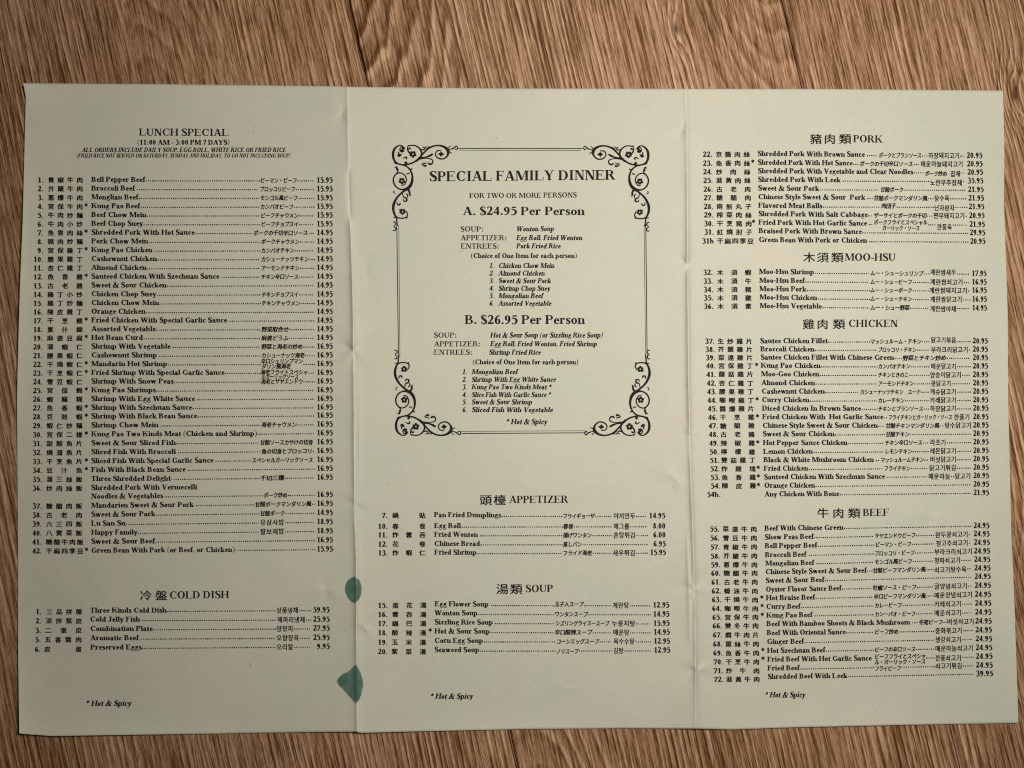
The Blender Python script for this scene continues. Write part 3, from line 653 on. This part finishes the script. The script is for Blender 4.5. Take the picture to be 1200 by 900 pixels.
CHICKEN = """37.|生炒雞片||Sautee Chicken Fillet|970|マッシュルーム・チキン,1020,1080;닭고기볶음,1091,1121,-1.5|20.95
38.|芥蘭雞片||Broccoli Chicken|954.5|ブロッコリ・チキン,1029,1074;부라크리닭고기,1091,1135|20.95
39.|菜遠雞片||Sautee Chicken Fillet With Chinese Green|1047.5|野菜とチキン炒め,1058,1109|20.95
40.|宮保雞丁|*|Kung Pao Chicken|961.5|カンパオチキン,1029,1067;매운닭고기,1091,1121|20.95
41.|蘑菇雞片||Moo-Goo Chicken|960|チキンときのこ,1029,1065;양송이닭고기,1090,1127|20.95
42.|杏仁雞丁||Almond Chicken|955|アーモンドチキン,1029,1071;콩닭고기,1091,1115|20.95
43.|腰果雞丁||Cashewnut Chicken|966.5|カシューナッツチキン ユーナ,1008,1079;캐슈닭고기,1090,1121|20.95
44.|咖哩雞丁|*|Curry Chicken|948.5|カレーチキン,1029,1060;카레닭고기,1090,1121|20.95
45.|醬爆雞片||Diced Chicken In Brown Sauce|1009|チキンとブランソース,1029,1082;하장닭고기,1090,1121|20.95
46.|干烹雞|*|Fried Chicken With  Hot Garlic Sauce|1035|フライチキンとガーリック・ソース,1041,1116;깐풍기,1118,1137|20.95
47.|糖醋雞||Chinese Style Sweet & Sour Chicken|1028.5|甘酸チキンマンダリン風,1038,1101;탕수닭고기,1107,1139|20.95
48.|古老雞||Sweet & Sour Chicken|978|甘酸チキン,1038,1066|20.95
49.|辣椒雞|*|Hot Pepper Sauce Chicken|993|チキン辛口ソース,1037,1081;라조기,1090,1109|20.95
50.|檸檬雞||Lemon Chicken|952.5|レモンチキン,1037,1069;레몬닭고기,1090,1121|20.95
51.|雙菇雞丁||Black & White Mushroom Chicken|1024|マッシュルームチキン,1032,1083;버섯닭고기,1090,1121|20.95
52.|炸雞塊|*|Fried Chicken|947|フライチキン,1036,1067;닭고기튀김,1089,1121|20.95
53.|魚香雞|*|Sauteed Chicken With Szechuan Sauce|1037|매운마늘,1088,1114;닭고기,1119,1138|20.95
54.|陳皮雞|*|Orange Chicken|955||20.95
54b.|||Any Chicken With Bone|983.5||21.95"""
BEEF = """55.|菜遠牛肉||Beef With Chinese Green|988.5||24.95
56.|雪豆牛肉||Show Peas Beef|953.5|サヤエンドウビーフ,1025,1073;완두콩쇠고기,1096,1135|24.95
57.|青椒牛肉||Bell Pepper Beef|957.5|ビーマン・ビーフ,1026,1068;청고추쇠고기,1097,1135|24.95
58.|芥蘭牛肉||Broccoli Beef|945|ブロッコリ・ビーフ,1025,1072;부라크리쇠고기,1095,1140|24.95
59.|蔥爆牛肉||Mongolian Beef|954|モンゴル風ビーフ,1025,1069;청파쇠고기,1095,1126|24.95
60.|糖醋牛肉||Chinese Style Sweet & Sour Beef|1015.5|甘酸ビーフマンダリン風,1023,1085;쇠고기탕수육,1095,1133,1|24.95
61.|古老牛肉||Sweet & Sour Beef|966||24.95
62.|蠔油牛肉||Oyster Flavor Sauce Beef|986|牡蠣ソース・ビーフ,1023,1074;굴양념쇠고기,1095,1134|24.95
63.|干燒牛肉|*|Hot Braise Beef|955|辛口ビーフマンダリン風,1024,1085;매운양념쇠고기,1095,1140|24.95
64.|咖哩牛肉|*|Curry Beef|938|カレービーフ,1025,1057;카레쇠고기,1095,1127|24.95
65.|宮保牛肉|*|Kung Pao Beef|952|カンーパオ・ビーフ,1025,1073;매운쇠고기,1095,1127|24.95
66.|雙冬牛肉||Beef With Bamboo Shoots & Black Mushroom|1066.5|冬筍ビーフ,1077,1105;버섯쇠고기,1110,1142|24.95
67.|燜牛肉片||Beef With Oriental Sauce|991|ビーフ炒め,1025,1053;중화볶고기,1096,1128|24.95
68.|薑絲牛肉||Ginger Beef|942|생강쇠고기,1096,1127|24.95
69.|魚香牛肉|*|Hot Szechuan Beef|967|ビーフの辛口ソース,1025,1073;매운마늘쇠고기,1096,1141|24.95
70.|干烹牛肉|*|Fried Beef With Hot Garlic Sauce|1021.5|ビーフフライとスペシャ,1025,1085,-2;ル・ガーリック・ソース,1025,1085,4.4;깐풍쇠고기,1096,1127,1|24.95
71.|炸牛肉||Fried Beef|937|フライビーフ,1025,1056,1.5;쇠고기튀김,1096,1128|24.95
72.|韮黃牛肉||Shredded Beef With Leek|993||39.95"""

def lerp(a, b, t): return a + (b - a) * t
def section(rows, yL, yR, ny, xnum, xcj, xeng, xpr, pitch5=True, starx=None, label=None, cap=6.1, head=None):
    """yL, yR: mid heights of the dish column and the price column; the rest are (first, last) x positions"""
    rows = [r.split('|') for r in rows.split('\n')]
    n = len(rows)
    main, nums, ideo, tran, pric = Print(), Print(), Print(), Print(), Print()
    for i, (num, cj, star, eng, xe, tr, pr) in enumerate(rows):
        t = i / max(n - 1, 1)
        a = yL[i]; b = yR[i]; c = a + lerp(ny[0], ny[1], t)
        xn, xg = lerp(*xnum, t), lerp(*xeng, t)
        c0, c1 = lerp(xcj[0], xcj[2], t), lerp(xcj[1], xcj[3], t)
        p0, p1 = lerp(xpr[0], xpr[2], t), lerp(xpr[1], xpr[3], t)
        h = cap / 2
        if num:
            wd = sum(BOLD.g[q][0] for q in num) * .0088
            nums.text(num, xn - wd, xn, c + h, cap)
        if cj:
            k = len(cj)
            for j, q in enumerate(cj):
                if k == 5: xx = lerp(c0, c1 + 1.5, j / 4)
                else: xx = lerp(c0, c1, j / (k - 1))
                ideo.cjk(q, xx, c + rj.uniform(-.25, .25), 7.6 if k < 5 else 7.9, 7.1, .045)
        if star: main.text('*', (c1 + xg) / 2 - 2.6 if not starx else lerp(*starx, t) - 2.6, None, a + 4.6, 7.6, em=10.5)
        xe = float(xe)
        ln = (b - a) / (p0 - xg) * .9                         # lie of the line
        main.text(eng, xg, xe, a + h, cap, a + h + ln * (xe - xg))
        def yy(x): return a + 2.0 + (b - a) * (x - xg) / (p0 - xg) - 1.0 * min(1, (x - xg) / (p0 - xg))
        stops = []
        if tr:
            for it in tr.split(';'):
                f = it.split(','); dy = float(f[3]) if len(f) > 3 else 0.0
                x0, x1 = float(f[1]), float(f[2])
                kr = any('\uac00' <= q <= '\ud7a3' for q in f[0])
                ya, yb = yy(x0) - .6 + dy, yy(x1) - .6 + dy
                tran.run(f[0], x0, x1, ya, 7.8 if kr else 6.7, yb, .036 if kr else .050, 0 if kr else .12)
                if dy < 4: stops.append((x0, x1))
        if pr:
            x = xe + 1.4 + (1.8 if rj.random() < .25 else 0)
            for (x0, x1) in sorted(stops):
                if x0 - 1 > x + 2: main.dots(x, x0 - 1.0, yy(x), yy(x0))
                x = max(x, x1 + 1.2)
            if p0 - 2.5 > x + 1: main.dots(x, p0 - 2.6, yy(x), yy(p0))
            pp0 = p0 + (p1 - p0) * .22 if len(pr) == 4 else p0
            pric.text(pr, pp0, p1, b + 3.15, 6.5)
    o = main.build('dish_list')
    if label: o['label'] = label
    nums.build('number_column', o)
    ideo.build('ideogram_column', o)
    if tran.v: tran.build('translation_column', o)
    pric.build('price_column', o)
    return o

def heading(parts, label):
    p = Print()
    for a in parts:
        if a[0] == 'c': p.cjk(*a[1:5], a[5], .018)
        else: p.text(a[1], a[2], a[3], a[4], a[5], a[6] if len(a) > 6 else None, a[7] if len(a) > 7 else None, a[8] if len(a) > 8 else 0)
    o = p.build('section_heading'); o['label'] = label
    return o

# left panel
yl = [210 + 10.32 * i for i in range(13)] + list(np.linspace(344.2, 477.2, 14)) + list(np.linspace(487.5, 571.2, 9)) + [581.3] + list(np.linspace(592.0, 644.7, 6))
yr = list(np.linspace(211, 333.9, 13)) + list(np.linspace(344.5, 477, 14)) + list(np.linspace(486.5, 569.5, 9)) + [579.3] + list(np.linspace(589.8, 643.2, 6))
section(LUNCH, yl, yr, (1.0, 1.0), (50.8, 48.8), (60, 93.5, 57.5, 92.5), (107.2, 107.0), (371.2, 389.8, 371.5, 390), starx=(101, 101.5), label='numbered list of lunch special dishes', cap=6.1)
heading([('t', 'LUNCH SPECIAL', 163, 268, 158.9, 8.4, 159.4, MEDIUM), ('t', '(11:00 AM - 3:00 PM 7 DAYS)', 161, 269, 169.6, 5.8),
         ('t', 'ALL ORDERS INCLUDE DAILY SOUP, EGG ROLL, WHITE RICE OR FRIED RICE', 96, 335, 178.2, 5.3, None, BODY, .25),
         ('t', '(FRIED RICE NOT SERVED ON SATURDAY, SUNDAY AND HOLIDAY, TO GO NOT INCLUDING SOUP)', 90, 340, 184.6, 4.7, None, BODY, .25)], 'lunch special heading with opening hours')
section(COLD, [715, 725.5, 736.5, 747.3, 758.3], [714.6, 725.6, 736, 747, 757.4], (2, 2.5), (48.6, 47.4), (58, 92.5, 55.5, 92), (105.5, 106.2), (367, 386.2, 367, 386.4), label='list of five cold dishes')
heading([('c', '冷', 171, 697.8, 14.5, 12.5), ('c', '盤', 189, 697.8, 14.5, 12.5), ('t', 'COLD DISH', 198.7, 268.2, 701.5, 8.6, 701.0)], 'cold dish heading')
# middle panel
section(APPETIZER, [603, 615.8, 626, 636.7, 647], [604.3, 616.3, 626.7, 637.2, 647.3], (.9, 1.0), (454, 454.2), (463.5, 495, 463.5, 495), (508.8, 509.2), (760.8, 779.5, 762, 780.3), label='list of five appetizers')
heading([('c', '頭', 569.3, 586, 15, 13), ('c', '檯', 585.7, 586, 15, 13), ('t', 'APPETIZER', 597, 665.8, 589.6, 8.6, 589.3)], 'appetizer heading')
section(SOUP, [707.5, 718, 728.7, 739.3, 750.3, 761.2], [709, 719.5, 730.2, 740.7, 751.2, 761.8], (1.9, 2.4), (454, 454), (463.5, 496, 462.5, 495.5), (509.5, 509.3), (765.3, 784.2, 766.5, 785.3), starx=(504.3, 504.3), label='list of six soups')
heading([('c', '湯', 588.7, 690.3, 15, 13), ('c', '類', 605, 690.3, 15, 13), ('t', 'SOUP', 616, 648, 694.0, 8.6, 693.8)], 'soup heading')
# right panel
section(PORK, [179.7, 190, 200, 210, 220.3, 230.3, 240.5, 250.3, 260.3, 270.2, 280.6], [182, 192, 201.7, 211.7, 222, 232, 242, 252.5, 262.8, 272.5, 282.7], (1.2, 1.8), (834.6, 836.6), (842.5, 875, 844, 878), (888, 889.3), (1132.9, 1151.2, 1137, 1154.8), starx=(882.3, 883.5), label='list of pork dishes')
heading([('c', '豬', 956.3, 162.8, 14.5, 12.5), ('c', '肉', 972.5, 162.8, 14, 12.5), ('c', '類', 990.5, 162.8, 15, 12.5), ('t', 'PORK', 1000, 1034.3, 166.6, 8.4, 167.2)], 'pork heading')
section(MOO, [318, 328.3, 338.3, 348, 358], [320.3, 330.3, 340, 350.5, 360.7], (1.2, 1.0), (835.2, 836.0), (844, 876.6, 844.5, 877), (889.6, 890.4), (1139, 1156, 1139.4, 1156.6), label='list of moo-hsu dishes')
heading([('c', '木', 948.3, 301.6, 14.5, 12.5), ('c', '須', 964.2, 301.6, 14.5, 12.5), ('c', '類', 981.3, 301.6, 15, 12.5), ('t', 'MOO-HSU', 990, 1049.6, 305.4, 8.6, 305.6)], 'moo-hsu heading')
section(CHICKEN, [399.2, 408.8, 418.4, 428, 438, 448.3, 458.3, 468.3, 478.3, 488.3, 498.3, 508.3, 518.7, 528.8, 538.7, 548.7, 558.7, 568.7, 578.8],
        [399.4, 409.2, 418.9, 428.8, 438.8, 448.7, 458.5, 468.4, 478.2, 488.2, 498, 507.8, 517.7, 527.8, 537.7, 547.5, 557.3, 567.2, 577.2], (.7, .7), (837.3, 844.5), (844.7, 878, 850, 882.6), (890.9, 896), (1139.9, 1157.6, 1140.8, 1159), starx=(886.4, 889.2), label='list of chicken dishes')
heading([('c', '雞', 947.7, 379.8, 14.5, 12.5), ('c', '肉', 964, 379.8, 14, 12.5), ('c', '類', 983.2, 379.8, 15, 12.5), ('t', 'CHICKEN', 994.5, 1052, 383.2, 8.6)], 'chicken heading')
section(BEEF, [618.8, 629.2, 639.5, 650, 660, 669.9, 680.1, 690.5, 700.5, 710.7, 720.8, 730.8, 741.3, 751.8, 762.3, 772.5, 782.8, 792.7],
        [615.8, 625.5, 635.5, 645.6, 655.5, 665.5, 675.4, 685.8, 696.3, 706.8, 717.2, 727.7, 738, 748.5, 758.8, 769.1, 779.3, 789.2], (1.2, 3.4), (843, 847.7), (850.5, 883.3, 854.7, 886.7), (896, 899.8), (1140.9, 1159.4, 1143.9, 1163.6), starx=(891.5, 894.8), label='list of beef dishes')
heading([('c', '牛', 964.5, 601.3, 14.5, 12.5), ('c', '肉', 982.5, 601.3, 14, 12.5), ('c', '類', 1001, 601.3, 15, 12.5), ('t', 'BEEF', 1011.3, 1041.6, 604.9, 8.6, 604.6)], 'beef heading')

# notes at the foot of the panels
for (x0, x1, y) in ((100, 153.6, 827.2), (503.8, 554, 819), (896, 943.5, 817.2)):
    p = Print(); p.text('* Hot & Spicy', x0, x1, y, 6.4, slant=.22); p.build('spice_note')

# ------------------------------------------------------------------ the framed family dinner
IT = .22
p = Print()
p.text('SPECIAL FAMILY DINNER', 503.3, 720.8, 212.4, 11.6, 210.6)
p.text('FOR TWO OR MORE PERSONS', 550, 675.8, 232.2, 6.0, 231.4, MEDIUM)
o = p.build('dinner_heading')
def dinner(label, head, rows):
    p = Print()
    p.text(*head)
    for r in rows: p.text(*r[:5], None, r[5], r[6])
    o = p.build('dinner_choice'); o['label'] = label
RO = MEDIUM
dinner('family dinner A at 24.95 per person', ('A. $24.95 Per Person', 542.5, 685.2, 252, 9.8),
       [('SOUP:', 539.7, 566.6, 271.3, 6.1, RO, 0), ('APPETIZER:', 540, 594, 281.6, 6.1, RO, 0), ('ENTREES:', 540, 585, 291.3, 6.1, RO, 0),
        ('Wonton Soup', 605, 649, 271.0, 6.0, BODY, IT), ('Egg Roll, Fried Wonton', 605, 682, 281.4, 6.0, BODY, IT), ('Pork Fried Rice', 605, 656.6, 291.1, 6.0, BODY, IT),
        ('(Choice of One Item for each person)', 552, 676, 302.4, 5.8, BODY, 0)]
       + [(str(i + 1) + '.', 573.3, 578.5, y, 5.8, BODY, IT) for i, y in enumerate((314, 323, 331.8, 340.7, 349.4, 358.3))]
       + [(t, 584, x, y, 5.9, BODY, IT) for t, x, y in (('Chicken Chow Mein', 649.4, 314), ('Almond Chicken', 638, 323), ('Sweet & Sour Pork', 645.4, 331.8), ('Shrimp Chop Suey', 644.6, 340.7), ('Mongolian Beef', 636, 349.4), ('Assorted Vegetable', 645.8, 358.3))])
dinner('family dinner B at 26.95 per person', ('B. $26.95 Per Person', 544.8, 685.4, 379.7, 10.4),
       [('SOUP:', 508.5, 535.3, 395.8, 6.1, RO, 0), ('APPETIZER:', 508.8, 563.2, 406, 6.1, RO, 0), ('ENTREES:', 508.6, 553.6, 415.8, 6.1, RO, 0),
        ('Hot & Sour Soup (or Sizzling Rice Soup)', 574.5, 706, 395.6, 6.0, BODY, IT), ('Egg Roll, Fried Wonton, Fried Shrimp', 574.5, 699.5, 405.8, 6.0, BODY, IT), ('Shrimp Fried Rice', 573, 633.4, 415.7, 6.0, BODY, IT),
        ('(Choice of One Item for each person)', 554, 677.6, 427, 5.8, BODY, 0)]
       + [(str(i + 1) + '.', 541.6, 546.8, y, 5.8, BODY, IT) for i, y in enumerate((438.5, 447.4, 456.3, 465.3, 473.9, 483))]
       + [(t, 552.6, x, y, 5.9, BODY, IT) for t, x, y in (('Mongolian Beef', 606.4, 438.5), ('Shrimp With Egg White Sauce', 651, 447.4), ('Kung Pao Two Kinds Meat *', 646, 456.3), ('Slice Fish With Garlic Sauce *', 645.5, 465.3), ('Sweet & Sour Shrimp', 623.4, 473.9), ('Sliced Fish With Vegetable', 647.6, 483))]
       + [('* Hot & Spicy', 592.6, 641, 497.2, 6.3, BODY, IT)])

# corner scrolls, drawn once in sixths of a photo pixel from the outer corner, mirrored for the others
SC = [
 [(196, 152, 26), (182, 160, 22), (170, 150, 8), (180, 132, 8), (197, 140, 16), (196, 150, 12)],
 [(190, 150, 14), (192, 128, 7), (165, 122, 8), (132, 148, 14), (122, 190, 16), (133, 232, 13), (165, 254, 10), (215, 257, 10), (268, 240, 11), (308, 208, 11), (340, 172, 11), (378, 138, 12), (430, 122, 10), (478, 130, 14), (508, 156, 20), (506, 190, 12), (478, 215, 9), (442, 212, 9), (420, 188, 8), (432, 160, 8), (462, 158, 7)],
 [(440, 182, 5), (460, 182, 20), (480, 184, 5)], [(460, 165, 6), (460, 182, 18), (458, 200, 5)],
 [(230, 126, 8), (272, 122, 8), (308, 142, 10), (324, 178, 12), (312, 208, 14), (285, 234, 10)],
 [(232, 118, 6), (224, 138, 7), (230, 164, 10), (246, 184, 10)], [(228, 150, 6), (240, 142, 12), (248, 150, 5)],
 [(312, 210, 14), (350, 205, 9), (385, 192, 14), (402, 180, 10)], [(312, 214, 12), (360, 212, 6), (396, 222, 8), (400, 244, 9), (382, 254, 12), (366, 244, 9)],
 [(322, 252, 6), (336, 262, 10), (350, 266, 12), (356, 256, 5)], [(326, 244, 4), (344, 250, 8), (354, 240, 4)],
 [(318, 148, 5), (338, 152, 9), (346, 142, 4)], [(330, 130, 4), (346, 138, 8), (360, 128, 4)], [(352, 150, 4), (366, 140, 7), (372, 128, 4)],
 [(190, 215, 6), (206, 204, 8), (218, 208, 10), (214, 222, 6)], [(206, 236, 14), (214, 250, 18), (206, 262, 10)],
 [(160, 165, 6), (164, 188, 12), (176, 198, 10)], [(150, 196, 5), (168, 190, 12), (184, 184, 5)],
 [(130, 232, 6), (138, 244, 14), (150, 252, 10)],
 [(165, 254, 10), (206, 264, 10), (238, 290, 10), (256, 335, 13), (250, 388, 18), (222, 424, 20), (176, 432, 10), (138, 410, 10), (122, 370, 10), (134, 332, 9), (168, 314, 8), (203, 333, 8), (214, 366, 8), (198, 398, 8), (176, 402, 6)],
 [(132, 280, 4), (144, 272, 8), (150, 290, 14), (152, 304, 5)], [(158, 290, 4), (152, 312, 8), (140, 322, 4)], [(226, 282, 6), (244, 290, 10), (258, 284, 4)], [(214, 318, 5), (226, 322, 8), (238, 312, 5)],
 [(128, 438, 5), (124, 452, 7), (136, 462, 5)], [(222, 428, 16), (236, 450, 12), (238, 474, 6)], [(236, 440, 6), (232, 466, 7), (246, 478, 4)],
 [(214, 432, 14), (182, 454, 12), (146, 490, 14), (122, 540, 17), (122, 588, 15), (142, 626, 10), (182, 634, 8), (214, 624, 9), (218, 600, 8), (204, 578, 5)],
 [(186, 456, 6), (192, 484, 8), (212, 494, 11), (214, 512, 10), (196, 514, 8), (190, 500, 6)], [(210, 460, 6), (222, 474, 9), (220, 490, 5)],
 [(146, 520, 5), (150, 538, 9), (166, 538, 10), (168, 524, 5)], [(208, 622, 6), (216, 634, 8), (214, 620, 4)], [(160, 572, 4), (170, 580, 8), (178, 574, 4)],
 [(120, 628, 5), (140, 632, 9), (144, 662, 9), (148, 690, 7)], [(116, 660, 5), (130, 662, 8), (134, 678, 7), (122, 692, 6), (136, 704, 8), (132, 720, 7), (114, 720, 6)],
 [(506, 154, 10), (528, 148, 5), (546, 142, 10), (562, 134, 5)], [(512, 142, 4), (520, 130, 6), (528, 128, 3)], [(518, 164, 4), (528, 174, 6), (538, 174, 3)], [(552, 138, 4), (566, 126, 8), (576, 132, 6), (572, 148, 7), (558, 150, 4)],
]
FL = [(262, 184, 21), (182, 372, 20), (184, 588, 19), (166, 192, 11)]
def corner(P):
    """P maps scroll measure to photo measure"""
    p = Print()
    def put(v, q): p.raw([P(a, b) for a, b in v], q)
    for s in SC:
        s = [(a, b, max(c * 1.12, 6.5)) for a, b, c in s]
        for v, q in BOLD.P(s): put(v, q)
    for (cx, cy, rad) in FL:
        for k in range(5):
            a = R(72 * k + 18)
            for v, q in BOLD.O(cx + rad * .72 * math.cos(a), cy + rad * .72 * math.sin(a), rad * .5, rad * .5, rad * .5, rad * .5, n=10): put(v, q)
        for v, q in BOLD.O(cx, cy, rad * .75, rad * .75, rad * .4, rad * .4, n=14): put(v, q)
    return p
C4 = np.array([[(460.3, 170.2), (759.9, 170.8)], [(464.0, 510.3), (761.2, 510.4)]])
def cmap(sx, sy):
    o = C4[sy][sx]
    ax = (C4[sy][1] - C4[sy][0]) / np.linalg.norm(C4[sy][1] - C4[sy][0]) * (1 if sx == 0 else -1)
    ay = (C4[1][sx] - C4[0][sx]) / np.linalg.norm(C4[1][sx] - C4[0][sx]) * (1 if sy == 0 else -1)
    return lambda a, b: tuple(o + ax * ((a - 121) / 6) + ay * ((b - 121) / 6))
def rule(lines, x0, y0, x1, y1, w):
    d = np.array([x1 - x0, y1 - y0]); d /= np.linalg.norm(d); nn = np.array([-d[1], d[0]]) * w / 2
    pts = np.linspace((x0, y0), (x1, y1), 24)
    v = []; q = []
    for i, a in enumerate(pts):
        v += [tuple(a + nn), tuple(a - nn)]
        if i: q.append((2 * i - 2, 2 * i, 2 * i + 1, 2 * i - 1))
    lines.raw(v, q)
for pair in (((536, 173.8, 683, 174.0, 1.0), (538, 176.0, 681, 176.3, .6)), ((465.0, 262, 467.0, 418.5, 1.0), (467.3, 263, 468.7, 419, .6)),
             ((756.8, 262, 758.4, 420, 1.0), (754.9, 263, 756.6, 419, .6)), ((541, 508.0, 687, 507.2, 1.0), (540, 505.5, 686, 504.8, .6))):
    p = Print()
    for a in pair: rule(p, *a)
    p.build('border_rule')
for sy in (0, 1):
    for sx in (0, 1):
        corner(cmap(sx, sy)).build('corner_scroll')

# ------------------------------------------------------------------ stains and smudges
def blob(pts, mat, name, rings=22, lift=0.00011):
    P = np.array(pts, float); n = len(P); out = []
    for i in range(n):
        p0, p1, p2, p3 = P[i - 1], P[i], P[(i + 1) % n], P[(i + 2) % n]
        for t in np.arange(0, 1, .2):
            out.append(0.5 * ((2 * p1) + (-p0 + p2) * t + (2 * p0 - 5 * p1 + 4 * p2 - p3) * t * t + (-p0 + 3 * p1 - 3 * p2 + p3) * t ** 3))
    E = np.array(out); c = E.mean(0); m = len(E)
    v = [c]; f = []
    for k in range(1, rings + 1):
        v += list(c + (E - c) * (k / rings))
        for i in range(m):
            a = 1 + (k - 1) * m + i; b = 1 + (k - 1) * m + (i + 1) % m
            if k == 1: f.append((0, b, a))
            else: f.append((a - m, b - m, b, a))
    o = mesh_obj(name, on_sheet(np.array(v), lift), f, mat, menu, smooth=True)
    at = o.data.attributes.new('soak', 'FLOAT', 'POINT')
    at.data[0].value = 0.0
    for i in range(len(v) - 1): at.data[i + 1].value = (i // m + 1) / rings
    return o
blob([(416, 675.2), (422, 680), (424.3, 690), (422.5, 700), (417, 707), (411, 705.5), (405.5, 698), (403.8, 688), (407, 680), (411, 677)], STAIN, 'green_stain')['label'] = 'small round blue-green stain on the fold'
blob([(394, 797), (400, 790), (408, 786), (414, 780), (418, 779), (421.5, 784), (425, 794), (426.2, 804), (423.5, 816), (419.5, 823.5), (416, 824.3), (410, 818), (402, 809), (396, 802.5)], STAIN, 'green_stain')['label'] = 'larger pear-shaped blue-green stain on the fold'
def fleck(x, y, rx, ry, a=0):
    m = 9; vv = []
    for i in range(m):
        t = 2 * math.pi * i / m; k = rj.uniform(.7, 1.15)
        u, v = rx * k * math.cos(t), ry * k * math.sin(t)
        vv.append((x + u * math.cos(a) - v * math.sin(a), y + u * math.sin(a) + v * math.cos(a)))
    p = Print(); p.raw(vv, [tuple(range(m))]); p.build('smudge', mat=SMUDGE)
for f in [(298, 149, 1.1, .8), (297.5, 155, .7, 2.2, .3), (293.5, 779, .9, 3.0), (508.3, 414.2, 2.0, 1.9), (562, 394.2, .8, 1.2), (582, 162, .9, 1.1), (30, 419, .7, .7), (33, 465, .6, .6), (627, 797, 1, .9), (722, 827, .9, .9), (644, 784, .6, .8), (1027, 832.5, .6, 1.1, .2), (923, 366.5, .4, 1.0), (455, 567, 1.5, .6, .6), (788, 571, .5, 1.2, .3), (380, 760, 1.0, .6), (599, 655, .8, .6)]:
    fleck(*f)

def splinter(x, y):
    c = np.array([(x - 600) * PX - 0.0048, (450 - y) * PX])
    pr = [(-2.6, .15), (-1.2, .42), (.4, .50), (1.6, .36), (2.6, .1)]
    v = []; f = []
    for i, (t, wd) in enumerate(pr):
        for k in range(5):
            a = math.pi * k / 4
            v.append((c[0] + (t * .28 + wd * math.cos(a)) * .001, c[1] + (t * .92 - .2 * wd * math.cos(a)) * .001, .0001 + wd * math.sin(a) * .0013))
    for i in range(len(pr) - 1):
        for k in range(4): f.append((i * 5 + k, i * 5 + k + 1, i * 5 + k + 6, i * 5 + k + 5))
    n = N('pale_splinter')
    tc = n.t.nodes.new('ShaderNodeTexCoord')
    n._in(n.b.inputs['Base Color'], n.mix(n.noise(tc.outputs['Object'], 1500, 2), rgb(.42, .27, .18), rgb(.62, .44, .32)))
    o = mesh_obj('wood_splinter', v, f, n.m, None, smooth=True)
    o['label'] = 'tiny pale wood splinter on the floor just above the menu'; o['category'] = 'splinter'
splinter(836, 78)

bpy.data.objects.remove(_co)
